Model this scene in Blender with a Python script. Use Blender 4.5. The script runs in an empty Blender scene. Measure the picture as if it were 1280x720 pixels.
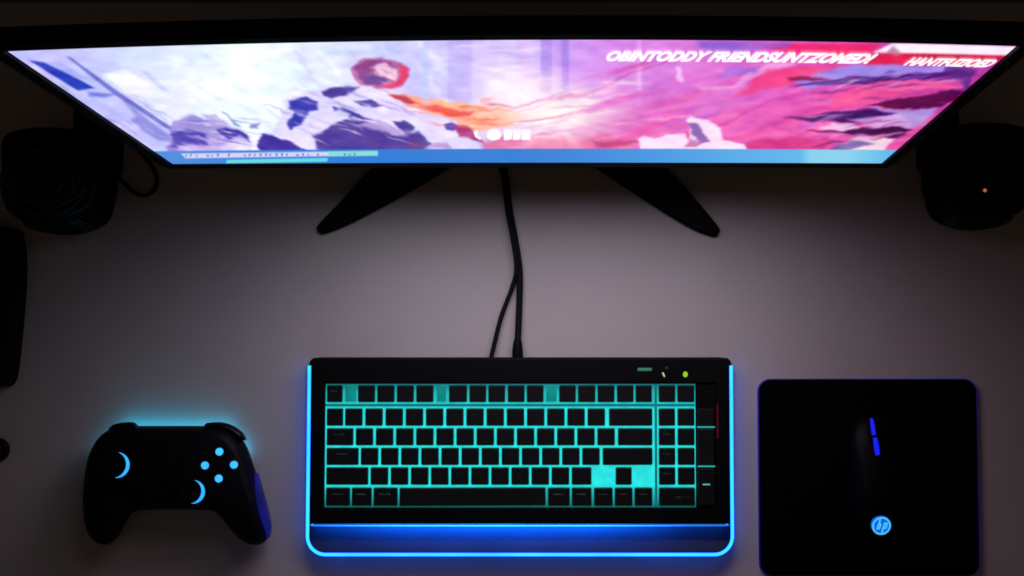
import bpy, bmesh, math, random
import numpy as np
from mathutils import Vector, Matrix

random.seed(7)
rng = np.random.default_rng(11)
PI = math.pi
scene = bpy.context.scene
COL = scene.collection

# ---------------------------------------------------------------- camera
H = 1.227                 # camera height over the desk (m)
F = 1653.0                # focal length in pixels of a 1280 px wide frame
PX0 = 703.0               # principal column (lens shift)
PITCH = math.radians(3.46)
cam_d = bpy.data.cameras.new('camera')
cam = bpy.data.objects.new('camera', cam_d)
COL.objects.link(cam)
cam.location = (0, 0, H)
cam.rotation_euler = (PITCH, 0, 0)
cam_d.sensor_width = 36
cam_d.lens = 36 * F / 1280
cam_d.shift_x = -(PX0 - 640) / 1280
cam_d.clip_start = 0.01
cam_d.clip_end = 50
scene.camera = cam
scene.cycles.filter_width = 1.75
scene.cycles.max_bounces = 6
scene.cycles.sample_clamp_indirect = 3
scene.view_settings.view_transform = 'Standard'
scene.view_settings.look = 'None'
scene.view_settings.gamma = 1
scene.view_settings.exposure = 0

# ---------------------------------------------------------------- world: the dim warm room
w = bpy.data.worlds.new('World')
scene.world = w
w.use_nodes = True
bg = w.node_tree.nodes['Background']
bg.inputs['Color'].default_value = (1.0, 0.74, 0.54, 1)
bg.inputs['Strength'].default_value = 0.033

# ---------------------------------------------------------------- the panel's real position
SB_V, SB_D = 0.1057, 1.115      # bottom of the lit area: offset and depth from the lens
ST_V, ST_D = 0.1476, 0.780      # top
cp, sp = math.cos(PITCH), math.sin(PITCH)
def cam2world(x, v, d):
    return Vector((x, v * cp + d * sp, H + v * sp - d * cp))
P_BOT = cam2world(0, SB_V, SB_D)
P_TOP = cam2world(0, ST_V, ST_D)
UPV = (P_TOP - P_BOT)
PANEL_H = UPV.length
UPV.normalize()
NRM = Vector((0, -UPV.z, UPV.y))           # out of the screen, to the user
PANEL_X0, PANEL_X1 = -0.3285, 0.2690
PANEL_XC = (PANEL_X0 + PANEL_X1) / 2
PANEL_W = PANEL_X1 - PANEL_X0

# added area lamp before the screen, tilted down to brighten the desk
ld = bpy.data.lights.new('screen_fill_lamp', 'AREA')
ld.shape = 'RECTANGLE'
ld.size = 0.37
ld.size_y = 0.05
ld.energy = 0.52
ld.spread = math.radians(140)
ld.color = (0.92, 0.87, 1.0)
lo = bpy.data.objects.new('screen_fill_lamp', ld)
COL.objects.link(lo)
lc = P_BOT + UPV * (PANEL_H * .23) + NRM * 0.012
lo.location = (PANEL_XC + .018, lc.y, lc.z)
lo.rotation_euler = (Matrix.Rotation(math.radians(22), 3, 'X') @ NRM).to_track_quat('-Z', 'Y').to_euler()

# ---------------------------------------------------------------- helpers
def at(px, py, z=0.0):
    """real desk-space point whose height is z, from a reading on the 1280x720 photo"""
    X = (px - PX0) / F
    Y = (360 - py) / F
    dx, dy, dz = X, Y * cp + sp, Y * sp - cp
    t = (z - H) / dz
    return Vector((dx * t, dy * t, z))

def link(name, bm, mat, parent=None, smooth=False):
    me = bpy.data.meshes.new(name)
    bmesh.ops.recalc_face_normals(bm, faces=bm.faces)
    bm.to_mesh(me)
    bm.free()
    if mat: me.materials.append(mat)
    if smooth:
        for p in me.polygons: p.use_smooth = True
        if hasattr(me, 'set_sharp_from_angle'):
            me.set_sharp_from_angle(angle=math.radians(38))
    o = bpy.data.objects.new(name, me)
    COL.objects.link(o)
    if parent: o.parent = parent
    return o

def thing(name, label, cat, loc=(0, 0, 0), rz=0, group=None):
    o = bpy.data.objects.new(name, None)
    o.empty_display_size = 0.02
    COL.objects.link(o)
    o.location = loc
    o.rotation_euler = (0, 0, rz)
    o['label'] = label
    o['category'] = cat
    if group: o['group'] = group
    return o

def ring_offset(pts, d):
    """inset a closed counter-clockwise outline by d"""
    n = len(pts)
    out = []
    for i in range(n):
        a, b, c = Vector(pts[i - 1]), Vector(pts[i]), Vector(pts[(i + 1) % n])
        e1, e2 = (b - a), (c - b)
        if e1.length < 1e-9: e1 = e2
        if e2.length < 1e-9: e2 = e1
        n1 = Vector((-e1.y, e1.x)).normalized()
        n2 = Vector((-e2.y, e2.x)).normalized()
        m = (n1 + n2)
        if m.length < 1e-6: m = n1
        m.normalize()
        k = max(0.5, m.dot(n1))
        out.append((b.x + m.x * d / k, b.y + m.y * d / k))
    return out

def ccw(pts):
    a = sum(pts[i - 1][0] * pts[i][1] - pts[i][0] * pts[i - 1][1] for i in range(len(pts)))
    return pts if a > 0 else pts[::-1]

def smooth_outline(pts, sub=6):
    """closed Catmull-Rom through pts"""
    n = len(pts)
    out = []
    for i in range(n):
        p0, p1, p2, p3 = [Vector(pts[(i + k) % n]) for k in (-1, 0, 1, 2)]
        for j in range(sub):
            t = j / sub
            q = 0.5 * ((2 * p1) + (p2 - p0) * t + (2 * p0 - 5 * p1 + 4 * p2 - p3) * t * t + (3 * p1 - p0 - 3 * p2 + p3) * t ** 3)
            out.append(tuple(q))
    return out

def rrect(x0, x1, y0, y1, r, seg=5, radii=None):
    """rounded rectangle, counter-clockwise from lower left; radii = (ll, lr, ur, ul)"""
    R = radii or (r, r, r, r)
    pts = []
    for (cx, cy, a0, rr) in ((x0 + R[0], y0 + R[0], 180, R[0]), (x1 - R[1], y0 + R[1], 270, R[1]),
                             (x1 - R[2], y1 - R[2], 0, R[2]), (x0 + R[3], y1 - R[3], 90, R[3])):
        for k in range(seg + 1):
            a = math.radians(a0 + 90 * k / seg)
            pts.append((cx + rr * math.cos(a), cy + rr * math.sin(a)))
    return pts

def loft(bm, rings, cap0=True, cap1=True):
    """rings: list of lists of 3D points, equal counts"""
    vs = [[bm.verts.new(p) for p in r] for r in rings]
    n = len(vs[0])
    for a, b in zip(vs, vs[1:]):
        for i in range(n):
            j = (i + 1) % n
            bm.faces.new((a[i], a[j], b[j], b[i]))
    if cap0: bm.faces.new(vs[0][::-1])
    if cap1: bm.faces.new(vs[-1])
    return vs

def slab(outline, z0, z1, bev=0.001, seg=3, bm=None, draft=0.0, bot=0.0):
    bm = bm or bmesh.new()
    outline = ccw(outline)
    prof = []
    if bot > 0: prof += [(bot, z0), (bot * .3, z0 + bot * .3)]
    prof.append((0, z0 + bot))
    for k in range(seg + 1):
        a = PI / 2 * k / seg
        prof.append((draft + bev * (1 - math.cos(a)), z1 - bev + bev * math.sin(a)))
    rings = [[(p[0], p[1], z) for p in (ring_offset(outline, d) if d else outline)] for d, z in prof]
    loft(bm, rings)
    return bm

def box(bm, x0, x1, y0, y1, z0, z1):
    loft(bm, [[(x0, y0, z), (x1, y0, z), (x1, y1, z), (x0, y1, z)] for z in (z0, z1)])
    return bm

def circle(cx, cy, r, n=28, ry=None):
    ry = ry or r
    return [(cx + r * math.cos(2 * PI * i / n), cy + ry * math.sin(2 * PI * i / n)) for i in range(n)]

def lathe(prof, c=(0, 0), n=32, bm=None):
    """prof: list of (r, z)"""
    bm = bm or bmesh.new()
    loft(bm, [[(x, y, z) for x, y in circle(c[0], c[1], max(r, 1e-4), n)] for r, z in prof])
    return bm

def catmull(pts, sub=10):
    P = [Vector(p) for p in pts]
    P = [P[0] * 2 - P[1]] + P + [P[-1] * 2 - P[-2]]
    out = []
    for i in range(1, len(P) - 2):
        p0, p1, p2, p3 = P[i - 1:i + 3]
        for j in range(sub):
            t = j / sub
            out.append(0.5 * ((2 * p1) + (p2 - p0) * t + (2 * p0 - 5 * p1 + 4 * p2 - p3) * t * t + (3 * p1 - p0 - 3 * p2 + p3) * t ** 3))
    out.append(P[-2])
    return out

def tube(pts, r, n=10, bm=None, radii=None):
    bm = bm or bmesh.new()
    P = [Vector(p) for p in pts]
    rings = []
    up = Vector((0, 0, 1))
    for i, p in enumerate(P):
        d = (P[min(i + 1, len(P) - 1)] - P[max(i - 1, 0)]).normalized()
        if abs(d.dot(up)) > .95: up = Vector((1, 0, 0))
        s = d.cross(up).normalized()
        t = s.cross(d).normalized()
        up = t
        rr = radii[i] if radii else r
        rings.append([p + s * rr * math.cos(2 * PI * k / n) + t * rr * math.sin(2 * PI * k / n) for k in range(n)])
    loft(bm, rings)
    return bm

# ---------------------------------------------------------------- materials
def plastic(name, col, rough=0.5, spec=0.4, bump=0.0, bscale=900, var=0.25, coat=0.0):
    m = bpy.data.materials.new(name)
    m.use_nodes = True
    nt = m.node_tree
    b = nt.nodes['Principled BSDF']
    tc = nt.nodes.new('ShaderNodeTexCoord')
    nz = nt.nodes.new('ShaderNodeTexNoise')
    nz.inputs['Scale'].default_value = 22
    nz.inputs['Detail'].default_value = 5
    nt.links.new(tc.outputs['Object'], nz.inputs['Vector'])
    mr = nt.nodes.new('ShaderNodeMapRange')
    mr.inputs['To Min'].default_value = rough * (1 - var)
    mr.inputs['To Max'].default_value = min(1, rough * (1 + var))
    nt.links.new(nz.outputs['Fac'], mr.inputs['Value'])
    nt.links.new(mr.outputs['Result'], b.inputs['Roughness'])
    mx = nt.nodes.new('ShaderNodeMix')
    mx.data_type = 'RGBA'
    mx.inputs[6].default_value = (*[c * .8 for c in col], 1)
    mx.inputs[7].default_value = (*[c * 1.2 for c in col], 1)
    nt.links.new(nz.outputs['Fac'], mx.inputs[0])
    nt.links.new(mx.outputs[2], b.inputs['Base Color'])
    b.inputs['Specular IOR Level'].default_value = spec
    b.inputs['Coat Weight'].default_value = coat
    if bump:
        n2 = nt.nodes.new('ShaderNodeTexNoise')
        n2.inputs['Scale'].default_value = bscale
        nt.links.new(tc.outputs['Object'], n2.inputs['Vector'])
        bp = nt.nodes.new('ShaderNodeBump')
        bp.inputs['Strength'].default_value = bump
        bp.inputs['Distance'].default_value = 0.0004
        nt.links.new(n2.outputs['Fac'], bp.inputs['Height'])
        nt.links.new(bp.outputs['Normal'], b.inputs['Normal'])
    return m

def glow(name, col, s=1.0, var=0.0, vscale=40):
    m = bpy.data.materials.new(name)
    m.use_nodes = True
    nt = m.node_tree
    b = nt.nodes['Principled BSDF']
    b.inputs['Base Color'].default_value = (*[min(.5, c * .3) for c in col], 1)
    b.inputs['Roughness'].default_value = .4
    b.inputs['Emission Color'].default_value = (*col, 1)
    b.inputs['Emission Strength'].default_value = s
    if var:
        tc = nt.nodes.new('ShaderNodeTexCoord')
        nz = nt.nodes.new('ShaderNodeTexNoise')
        nz.inputs['Scale'].default_value = vscale
        nt.links.new(tc.outputs['Object'], nz.inputs['Vector'])
        mr = nt.nodes.new('ShaderNodeMapRange')
        mr.inputs['From Min'].default_value = .3
        mr.inputs['From Max'].default_value = .7
        mr.inputs['To Min'].default_value = s * (1 - var)
        mr.inputs['To Max'].default_value = s * (1 + var)
        nt.links.new(nz.outputs['Fac'], mr.inputs['Value'])
        nt.links.new(mr.outputs['Result'], b.inputs['Emission Strength'])
    return m

M_BLACK = plastic('black_plastic', (.0018, .0018, .0022), .62, .08, bump=.25)
M_KEY = plastic('key_plastic', (.006, .006, .007), .5, .15)
M_GLOSS = plastic('gloss_black', (.0015, .0015, .002), .35, .16)
M_PAD = plastic('pad_cloth', (.0012, .0012, .0014), .9, .03, bump=.6, bscale=2500)
M_RUBBER = plastic('rubber', (.0022, .0022, .0022), .75, .1, bump=.4, bscale=1500)
M_CABLE = plastic('cable_sleeve', (.003, .003, .0035), .7, .15, bump=.8, bscale=1400)
M_GRIP = plastic('grip_plastic', (.0016, .0016, .0030), .5, .12, bump=.6, bscale=1600)
M_MOUSE = plastic('mouse_black', (.0012, .0012, .0016), .45, .07)
M_REST = plastic('palm_rest', (.022, .026, .055), .50, .12, bump=.1)
M_METAL = plastic('dark_metal', (.008, .008, .009), .4, .3)

# desk
def desk_mat():
    m = bpy.data.materials.new('desk_laminate')
    m.use_nodes = True
    nt = m.node_tree
    b = nt.nodes['Principled BSDF']
    tc = nt.nodes.new('ShaderNodeTexCoord')
    n1 = nt.nodes.new('ShaderNodeTexNoise'); n1.inputs['Scale'].default_value = 9; n1.inputs['Detail'].default_value = 8
    n2 = nt.nodes.new('ShaderNodeTexNoise'); n2.inputs['Scale'].default_value = 700; n2.inputs['Detail'].default_value = 3
    for n in (n1, n2): nt.links.new(tc.outputs['Object'], n.inputs['Vector'])
    mx = nt.nodes.new('ShaderNodeMix'); mx.data_type = 'RGBA'
    mx.inputs[6].default_value = (.375, .335, .325, 1)
    mx.inputs[7].default_value = (.455, .41, .395, 1)
    nt.links.new(n1.outputs['Fac'], mx.inputs[0])
    nt.links.new(mx.outputs[2], b.inputs['Base Color'])
    b.inputs['Roughness'].default_value = .6
    b.inputs['Specular IOR Level'].default_value = .3
    bp = nt.nodes.new('ShaderNodeBump'); bp.inputs['Strength'].default_value = .12; bp.inputs['Distance'].default_value = .0004
    nt.links.new(n2.outputs['Fac'], bp.inputs['Height'])
    nt.links.new(bp.outputs['Normal'], b.inputs['Normal'])
    return m

# ---------------------------------------------------------------- the setting
YB = at(640, 3, 0).y
bm = bmesh.new()
box(bm, -0.95, 0.95, -0.42, YB, -0.03, 0)
o = link('table_surface', bm, desk_mat())
o['kind'] = 'structure'
bm = bmesh.new()
box(bm, -1.6, 1.6, YB + .25, YB + .28, -0.9, 1.0)
o = link('wall', bm, plastic('wall_paint', (.05, .045, .04), .9, .1, bump=.3, bscale=120))
o['kind'] = 'structure'

# ================================================================ MONITOR
def panel_pt(x, t, out=0.0):
    """x: metres, t: metres up the panel, out: metres towards the user"""
    s = (x - PANEL_XC) / (PANEL_W / 2)
    k = .16 + .84 * max(0, min(1, t / PANEL_H))
    curve = (0.0054 * (s * s) - 0.0016 * s) * k         # slightly curved panel, a touch of yaw
    p = P_BOT + UPV * t + NRM * (out + curve)
    return Vector((x, p.y, p.z))

mon = thing('monitor', 'wide black curved monitor with its lit picture facing the keyboard', 'monitor',
            (PANEL_XC, P_BOT.y + .03, 0))
ORG = Vector((PANEL_XC, P_BOT.y + .03, 0))
def loc(bm, org=ORG):
    bmesh.ops.translate(bm, verts=bm.verts, vec=-Vector(org))
    return bm

def panel_rect(bm, x0, x1, t0, t1, o0, o1, nx=40):
    """curved block lying along the panel"""
    rings = []
    for i in range(nx + 1):
        x = x0 + (x1 - x0) * i / nx
        rings.append([panel_pt(x, t0, o0), panel_pt(x, t0, o1), panel_pt(x, t1, o1), panel_pt(x, t1, o0)])
    loft(bm, rings)
    return bm

# --- picture on the screen: painted into a fine grid
NU, NV = 1100, 230
U = np.linspace(0, 1, NU)[None, :].repeat(NV, 0)
V = np.linspace(0, 1, NV)[:, None].repeat(NU, 1)
D = SB_D + (ST_D - SB_D) * V
AX = PX0 + (PANEL_X0 + U * PANEL_W) * F / D               # artwork layout coordinates
AY = 360 - F * (SB_V + (ST_V - SB_V) * V) / D

def vnoise(x, y, seed):
    r = np.random.default_rng(seed).random((256, 256))
    xi, yi = np.floor(x).astype(int), np.floor(y).astype(int)
    fx, fy = x - xi, y - yi
    fx, fy = fx * fx * (3 - 2 * fx), fy * fy * (3 - 2 * fy)
    g = lambda a, b: r[b % 256, a % 256]
    return (g(xi, yi) * (1 - fx) + g(xi + 1, yi) * fx) * (1 - fy) + (g(xi, yi + 1) * (1 - fx) + g(xi + 1, yi + 1) * fx) * fy
def fbm(x, y, seed, oc=4):
    s, a, t = 0, .5, 0
    for k in range(oc):
        s = s + a * vnoise(x * 2 ** k, y * 2 ** k, seed + k); t += a; a *= .5
    return s / t * 2 - 1

WX = AX + 6 * fbm(AX / 26, AY / 12, 3) + 1.8 * fbm(AX / 8, AY / 4.5, 13)
WY = AY + 4 * fbm(AX / 26, AY / 12, 40) + 1.3 * fbm(AX / 8, AY / 4.5, 53)
C = np.zeros((NV, NU, 3))

def mixin(mask, col):
    global C
    col = np.array(col, float)
    C = C * (1 - mask[..., None]) + col * mask[..., None]
def sstep(a, b, x):
    t = np.clip((x - a) / (b - a), 0, 1)
    return t * t * (3 - 2 * t)
def poly(pts, col, soft=1.2, op=1.0, warp=True):
    """painted patch with a soft edge"""
    X, Y = (WX, WY) if warp else (AX, AY)
    n = len(pts)
    inside = np.zeros(X.shape, bool)
    dist = np.full(X.shape, 1e9)
    for i in range(n):
        x0, y0 = pts[i]; x1, y1 = pts[(i + 1) % n]
        c = ((y0 > Y) != (y1 > Y))
        with np.errstate(divide='ignore', invalid='ignore'):
            xi = (x1 - x0) * (Y - y0) / ((y1 - y0) if y1 != y0 else 1e-9) + x0
        inside ^= (c & (X < xi))
        ex, ey = x1 - x0, y1 - y0
        L = ex * ex + ey * ey + 1e-9
        t = np.clip(((X - x0) * ex + (Y - y0) * ey) / L, 0, 1)
        dist = np.minimum(dist, np.hypot(X - x0 - t * ex, Y - y0 - t * ey))
    sd = np.where(inside, dist, -dist)
    mixin(sstep(-soft * 1.5, soft * 1.5, sd) * op, col)
def blob(cx, cy, rx, ry, col, op=1.0, p=1.0, ang=0):
    ca, sa = math.cos(ang), math.sin(ang)
    dx, dy = WX - cx, WY - cy
    a = (dx * ca + dy * sa) / rx; b = (-dx * sa + dy * ca) / ry
    mixin(np.exp(-(a * a + b * b) ** p) * op, col)
def streaks(x0, x1, y0, y1, ang, n, cols, seed, lw=(18, 70), hw=(1.2, 4), op=.6):
    r = np.random.default_rng(seed)
    for k in range(n):
        cx, cy = r.uniform(x0, x1), r.uniform(y0, y1)
        l, h = r.uniform(*lw), r.uniform(*hw)
        a = ang + r.uniform(-.12, .12)
        blob(cx, cy, l, h, cols[r.integers(len(cols))], op * r.uniform(.5, 1), 1.5, a)

# base field, left pale lavender -> right magenta
xs = [0, 120, 200, 300, 420, 560, 650, 700, 760, 850, 950, 1060, 1180, 1280]
cs = [(198, 200, 248), (206, 208, 250), (224, 226, 252), (238, 246, 255), (220, 226, 252), (206, 200, 246), (226, 208, 246),
      (206, 168, 240), (214, 154, 232), (222, 142, 222), (226, 120, 206), (222, 104, 180), (200, 90, 170), (180, 90, 170)]
for k in range(3): C[..., k] = np.interp(WX, xs, [c[k] for c in cs])
lower = sstep(90, 170, AY)
pink = np.array((240, 120, 180.)); m = lower * sstep(640, 760, AX) * .65
C = C * (1 - m[..., None]) + pink * m[..., None]
blob(300, 105, 90, 55, (246, 255, 255), .9)
blob(210, 80, 60, 20, (232, 240, 255), .6)
streaks(380, 560, 56, 120, .9, 22, [(206, 212, 250), (244, 246, 255), (214, 206, 246)], 31, (10, 40), (2, 5), .5)
streaks(230, 420, 60, 150, .6, 14, [(216, 226, 254), (252, 255, 255)], 32, (14, 44), (2, 6), .5)
# tall structure in perspective at the far left
poly([(0, 55), (84, 62), (222, 160), (214, 190), (200, 205), (0, 62)], (202, 202, 248), 1.2, .8, False)
poly([(84, 60), (88, 60), (150, 108), (214, 154), (222, 164), (205, 154), (140, 108)], (122, 124, 204), 1.0, .85, False)
poly([(38, 63), (56, 66), (80, 78), (118, 101), (98, 104), (62, 80)], (66, 84, 190), 1.0, .95, False)
poly([(56, 66), (76, 66), (108, 88), (96, 88)], (176, 182, 242), 1.2, .8, False)
poly([(110, 106), (146, 110), (132, 114), (112, 112)], (112, 124, 214), 1.5, .8, False)
poly([(58, 92), (80, 98), (96, 112), (84, 112)], (168, 174, 226), 2, .6, False)
poly([(150, 112), (190, 148), (216, 168), (228, 178), (196, 170), (160, 146), (170, 140)], (146, 146, 216), 2, .8, False)
poly([(155, 78), (205, 108), (160, 110), (128, 84)], (248, 250, 255), 2, .7, False)
poly([(175, 80), (182, 80), (212, 108), (204, 108)], (196, 204, 240), 1.5, .6, False)
# far hills and rocks lower left
poly([(214, 146), (240, 140), (262, 146), (292, 158), (290, 190), (210, 190)], (168, 150, 216), 1.5, .9)
poly([(212, 164), (232, 158), (256, 162), (262, 180), (216, 182)], (104, 94, 184), 1.6, .95)
poly([(250, 138), (270, 138), (300, 160), (312, 172), (286, 164)], (188, 168, 224), 1.6, .8)
poly([(272, 160), (286, 156), (304, 164), (316, 178), (298, 176), (280, 170)], (84, 76, 172), 1.1, .95)
poly([(280, 135), (284, 136), (302, 156), (296, 154)], (150, 146, 210), 1, .8)
poly([(312, 152), (326, 150), (322, 158), (314, 157)], (150, 140, 206), 1.4, .9)
poly([(220, 180), (250, 178), (300, 181), (294, 187), (222, 187)], (214, 198, 244), 1.4, .9)
poly([(300, 168), (316, 178), (314, 188), (270, 188), (280, 180)], (226, 220, 250), 1.6, .8)
# crouched cloaked figure
poly([(330, 182), (348, 150), (356, 126), (376, 112), (398, 108), (430, 106), (452, 104), (476, 106), (500, 116), (540, 136),
      (572, 160), (604, 188), (318, 190)], (226, 220, 250), 1.6, 1)
poly([(324, 190), (326, 166), (340, 168), (360, 176), (388, 190)], (82, 72, 166), 1.3, .95)
poly([(362, 124), (380, 119), (398, 126), (396, 136), (384, 138), (378, 152), (366, 160), (360, 150), (366, 138), (358, 132)], (74, 78, 178), 1.3, .95)
poly([(400, 111), (418, 107), (450, 108), (430, 116), (414, 120), (402, 116)], (92, 80, 160), 1.0, .95)
poly([(444, 124), (462, 124), (478, 132), (470, 134), (452, 131)], (88, 80, 164), .9, .95)
poly([(414, 132), (430, 132), (452, 142), (468, 150), (440, 148), (420, 140)], (84, 80, 168), 1.1, .95)
poly([(392, 166), (404, 164), (414, 150), (450, 148), (480, 158), (500, 166), (524, 164), (540, 178), (534, 190), (394, 190)], (98, 84, 164), 1.5, .97)
poly([(440, 158), (474, 150), (500, 160), (512, 168), (470, 162)], (188, 170, 220), 1.5, .9)
poly([(492, 150), (506, 152), (520, 160), (514, 166), (500, 160)], (84, 74, 154), 1, .95)
poly([(408, 140), (426, 136), (440, 142), (430, 150), (412, 152)], (222, 220, 250), 1.5, .9)
poly([(552, 156), (562, 153), (571, 158), (566, 164), (556, 163)], (94, 84, 186), .9, .95)
poly([(536, 180), (560, 176), (566, 186), (530, 187)], (192, 160, 212), 1.3, .9)
poly([(500, 180), (520, 172), (530, 182), (515, 187)], (138, 76, 140), 2, .6)
# round head
poly(smooth_outline([(441, 84), (448, 74), (462, 71), (482, 70), (500, 76), (510, 90), (504, 104), (488, 110), (466, 108), (446, 103)], 4), (190, 130, 178), 1.0, 1)
poly([(446, 80), (462, 73), (484, 74), (500, 82), (480, 80), (460, 90), (450, 96)], (150, 86, 150), 1.0, .9)
poly([(462, 84), (480, 76), (498, 86), (494, 98), (478, 94), (466, 92)], (238, 206, 226), 1.3, .95)
poly([(448, 96), (464, 90), (486, 96), (476, 106), (458, 105)], (116, 84, 158), 1.3, .9)
poly([(500, 78), (511, 90), (505, 104), (490, 110), (476, 107), (494, 100), (501, 90)], (232, 84, 122), 1.0, .95)
streaks(340, 520, 112, 176, .35, 46, [(240, 238, 255), (196, 184, 232), (150, 138, 206), (250, 248, 255)], 21, (5, 22), (.7, 2.0), .7)
streaks(216, 330, 142, 184, .25, 34, [(214, 204, 244), (134, 124, 200), (240, 236, 255), (176, 160, 220)], 22, (6, 22), (.7, 2.0), .65)
streaks(120, 215, 110, 180, .62, 26, [(186, 188, 240), (226, 228, 255), (160, 162, 222)], 23, (8, 26), (.8, 2.2), .55)
streaks(448, 504, 76, 106, .5, 14, [(230, 170, 190), (150, 96, 150), (248, 226, 236)], 24, (4, 10), (.6, 1.5), .6)
# arm, orange in the flash
poly([(486, 118), (520, 118), (560, 126), (610, 132), (650, 138), (668, 144), (640, 154), (600, 150), (566, 148), (540, 142), (510, 132)], (252, 176, 146), 1.6, .95)
poly([(486, 118), (510, 120), (524, 128), (508, 130)], (190, 80, 100), 1.1, .9)
poly([(524, 130), (548, 130), (590, 138), (588, 144), (560, 144), (540, 138)], (232, 96, 90), 1.3, .9)
poly([(548, 126), (580, 126), (600, 134), (572, 136)], (255, 190, 120), 1.5, .9)
poly([(600, 122), (620, 121), (612, 128), (600, 127)], (236, 130, 140), 1.2, .85)
poly([(570, 150), (610, 146), (650, 148), (640, 158), (590, 164), (572, 160)], (250, 176, 140), 1.6, .9)
poly([(566, 158), (584, 156), (600, 168), (602, 178), (588, 172), (572, 170)], (170, 60, 122), 1.5, .9)
poly([(600, 176), (640, 170), (760, 168), (800, 190), (600, 190)], (236, 128, 168), 2.5, .8)
# tall city columns
for (x0, x1, c, op) in ((528, 536, (196, 206, 250), .7), (560, 590, (190, 178, 240), .6), (646, 662, (222, 190, 240), .6), (676, 690, (184, 150, 232), .85),
                        (702, 711, (176, 140, 230), .85), (712, 740, (214, 166, 238), .5), (796, 802, (238, 196, 244), .6)):
    mixin(sstep(x0 - 1.5, x0 + 1.5, AX) * (1 - sstep(x1 - 1.5, x1 + 1.5, AX)) * (1 - sstep(118, 142, AY)) * op, c)
streaks(590, 665, 55, 100, 0, 14, [(246, 232, 250), (204, 190, 240)], 5, (14, 34), (1, 2), .7)
blob(640, 110, 46, 22, (252, 250, 255), .85)
blob(712, 130, 60, 22, (255, 236, 244), .75)
blob(692, 140, 70, 30, (255, 228, 232), .6)
streaks(600, 800, 100, 175, 0, 18, [(255, 246, 240), (255, 210, 220)], 33, (10, 40), (.8, 2), .6)
blob(692, 144, 34, 17, (255, 255, 248), 1.0, 1.1)
blob(690, 144, 60, 26, (255, 240, 236), .55)
mixin(np.clip(np.cos(np.arctan2((AY - 144) * 2.2, AX - 692) * 9 + 1.2) * 1.6 - .7, 0, 1) * np.exp(-np.hypot(AX - 692, (AY - 144) * 1.6) / 60) * .7, (255, 250, 246))
streaks(660, 860, 110, 175, -.18, 34, [(248, 176, 214), (226, 104, 170), (255, 214, 232), (214, 120, 206)], 6, (14, 50), (1, 2.6), .55)
# magenta sky streaks sweeping to the upper right
streaks(760, 1230, 80, 175, -.30, 60, [(236, 92, 160), (226, 120, 206), (246, 150, 206), (186, 120, 220), (206, 80, 160)], 8, (24, 80), (1.5, 5), .55)
poly([(860, 105), (876, 110), (915, 106), (960, 76), (1000, 78), (960, 92), (915, 110), (880, 114)], (236, 176, 232), 1.4, .8)
poly([(846, 84), (850, 84), (852, 102), (846, 102)], (246, 210, 246), 1, .8)
poly([(906, 82), (950, 80), (948, 90), (900, 96)], (170, 140, 226), 2.2, .6)
poly([(920, 118), (960, 84), (1050, 80), (1020, 96), (990, 104), (950, 112)], (240, 92, 146), 2.2, .85)
poly([(985, 96), (1070, 78), (1190, 76), (1210, 84), (1150, 92), (1060, 94), (1010, 112)], (172, 160, 236), 1.8, .9)
poly([(982, 94), (1010, 92), (1036, 95), (1010, 99), (984, 98)], (160, 40, 90), 1.2, .9)
poly([(985, 108), (1040, 95), (1100, 92), (1150, 86), (1200, 82), (1216, 88), (1150, 95), (1100, 100), (1084, 103), (1040, 102)], (84, 52, 134), 1.2, .92)
poly([(1180, 78), (1222, 80), (1206, 108), (1196, 98), (1170, 94)], (110, 70, 150), 1.6, .85)
poly([(1040, 118), (1100, 98), (1160, 98), (1190, 104), (1200, 106), (1150, 110), (1100, 122), (1040, 134)], (242, 112, 168), 1.6, .9)
poly([(1084, 130), (1110, 122), (1160, 116), (1186, 108), (1204, 108), (1176, 132), (1120, 132)], (112, 34, 92), 1.2, .93)
poly([(1090, 133), (1176, 131), (1150, 152), (1130, 158), (1090, 148), (1106, 142)], (190, 170, 230), 1.8, .9)
poly([(980, 147), (1020, 142), (1052, 136), (1090, 134), (1120, 138), (1100, 144), (1090, 152), (1062, 152), (1030, 150)], (88, 46, 118), 1.3, .93)
poly([(1062, 146), (1100, 144), (1122, 138), (1142, 148), (1138, 158), (1108, 156), (1088, 156)], (222, 176, 226), 1.6, .9)
poly([(1022, 158), (1040, 152), (1062, 152), (1080, 160), (1040, 162)], (238, 206, 236), 1.4, .9)
poly([(1006, 160), (1046, 163), (1090, 156), (1128, 157), (1142, 158), (1124, 170), (1080, 166), (1030, 164)], (92, 38, 94), 1.2, .93)
poly([(1060, 175), (1078, 167), (1122, 171), (1112, 180), (1100, 187), (1040, 187)], (246, 222, 232), 1.4, .95)
poly([(1040, 184), (1066, 174), (1092, 176), (1060, 188), (1036, 188)], (132, 104, 176), 1.4, .8)
poly([(950, 172), (1040, 168), (1030, 188), (920, 188)], (206, 64, 130), 2.6, .55)
# pale rock heap by the middle right
poly([(796, 174), (804, 168), (816, 172), (838, 166), (856, 168), (864, 176), (858, 148), (864, 144), (884, 150), (900, 160), (906, 174), (934, 184), (934, 188), (800, 188)], (250, 226, 244), 1.3, .97)
poly([(858, 152), (870, 154), (880, 166), (888, 178), (878, 180), (866, 170)], (146, 114, 178), 1.3, .9)
poly([(864, 174), (880, 178), (872, 184), (858, 182)], (188, 120, 176), 1.4, .8)
poly([(744, 176), (790, 175), (800, 181), (748, 183)], (192, 84, 140), 1.6, .7)
streaks(1000, 1200, 84, 180, -.14, 60, [(120, 60, 130), (236, 196, 236), (240, 130, 180), (80, 40, 110), (176, 150, 226)], 25, (8, 34), (.7, 2.0), .6)
streaks(520, 640, 124, 160, .1, 30, [(255, 214, 170), (236, 110, 96), (255, 240, 220), (240, 150, 130)], 26, (6, 22), (.7, 1.8), .6)
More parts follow.
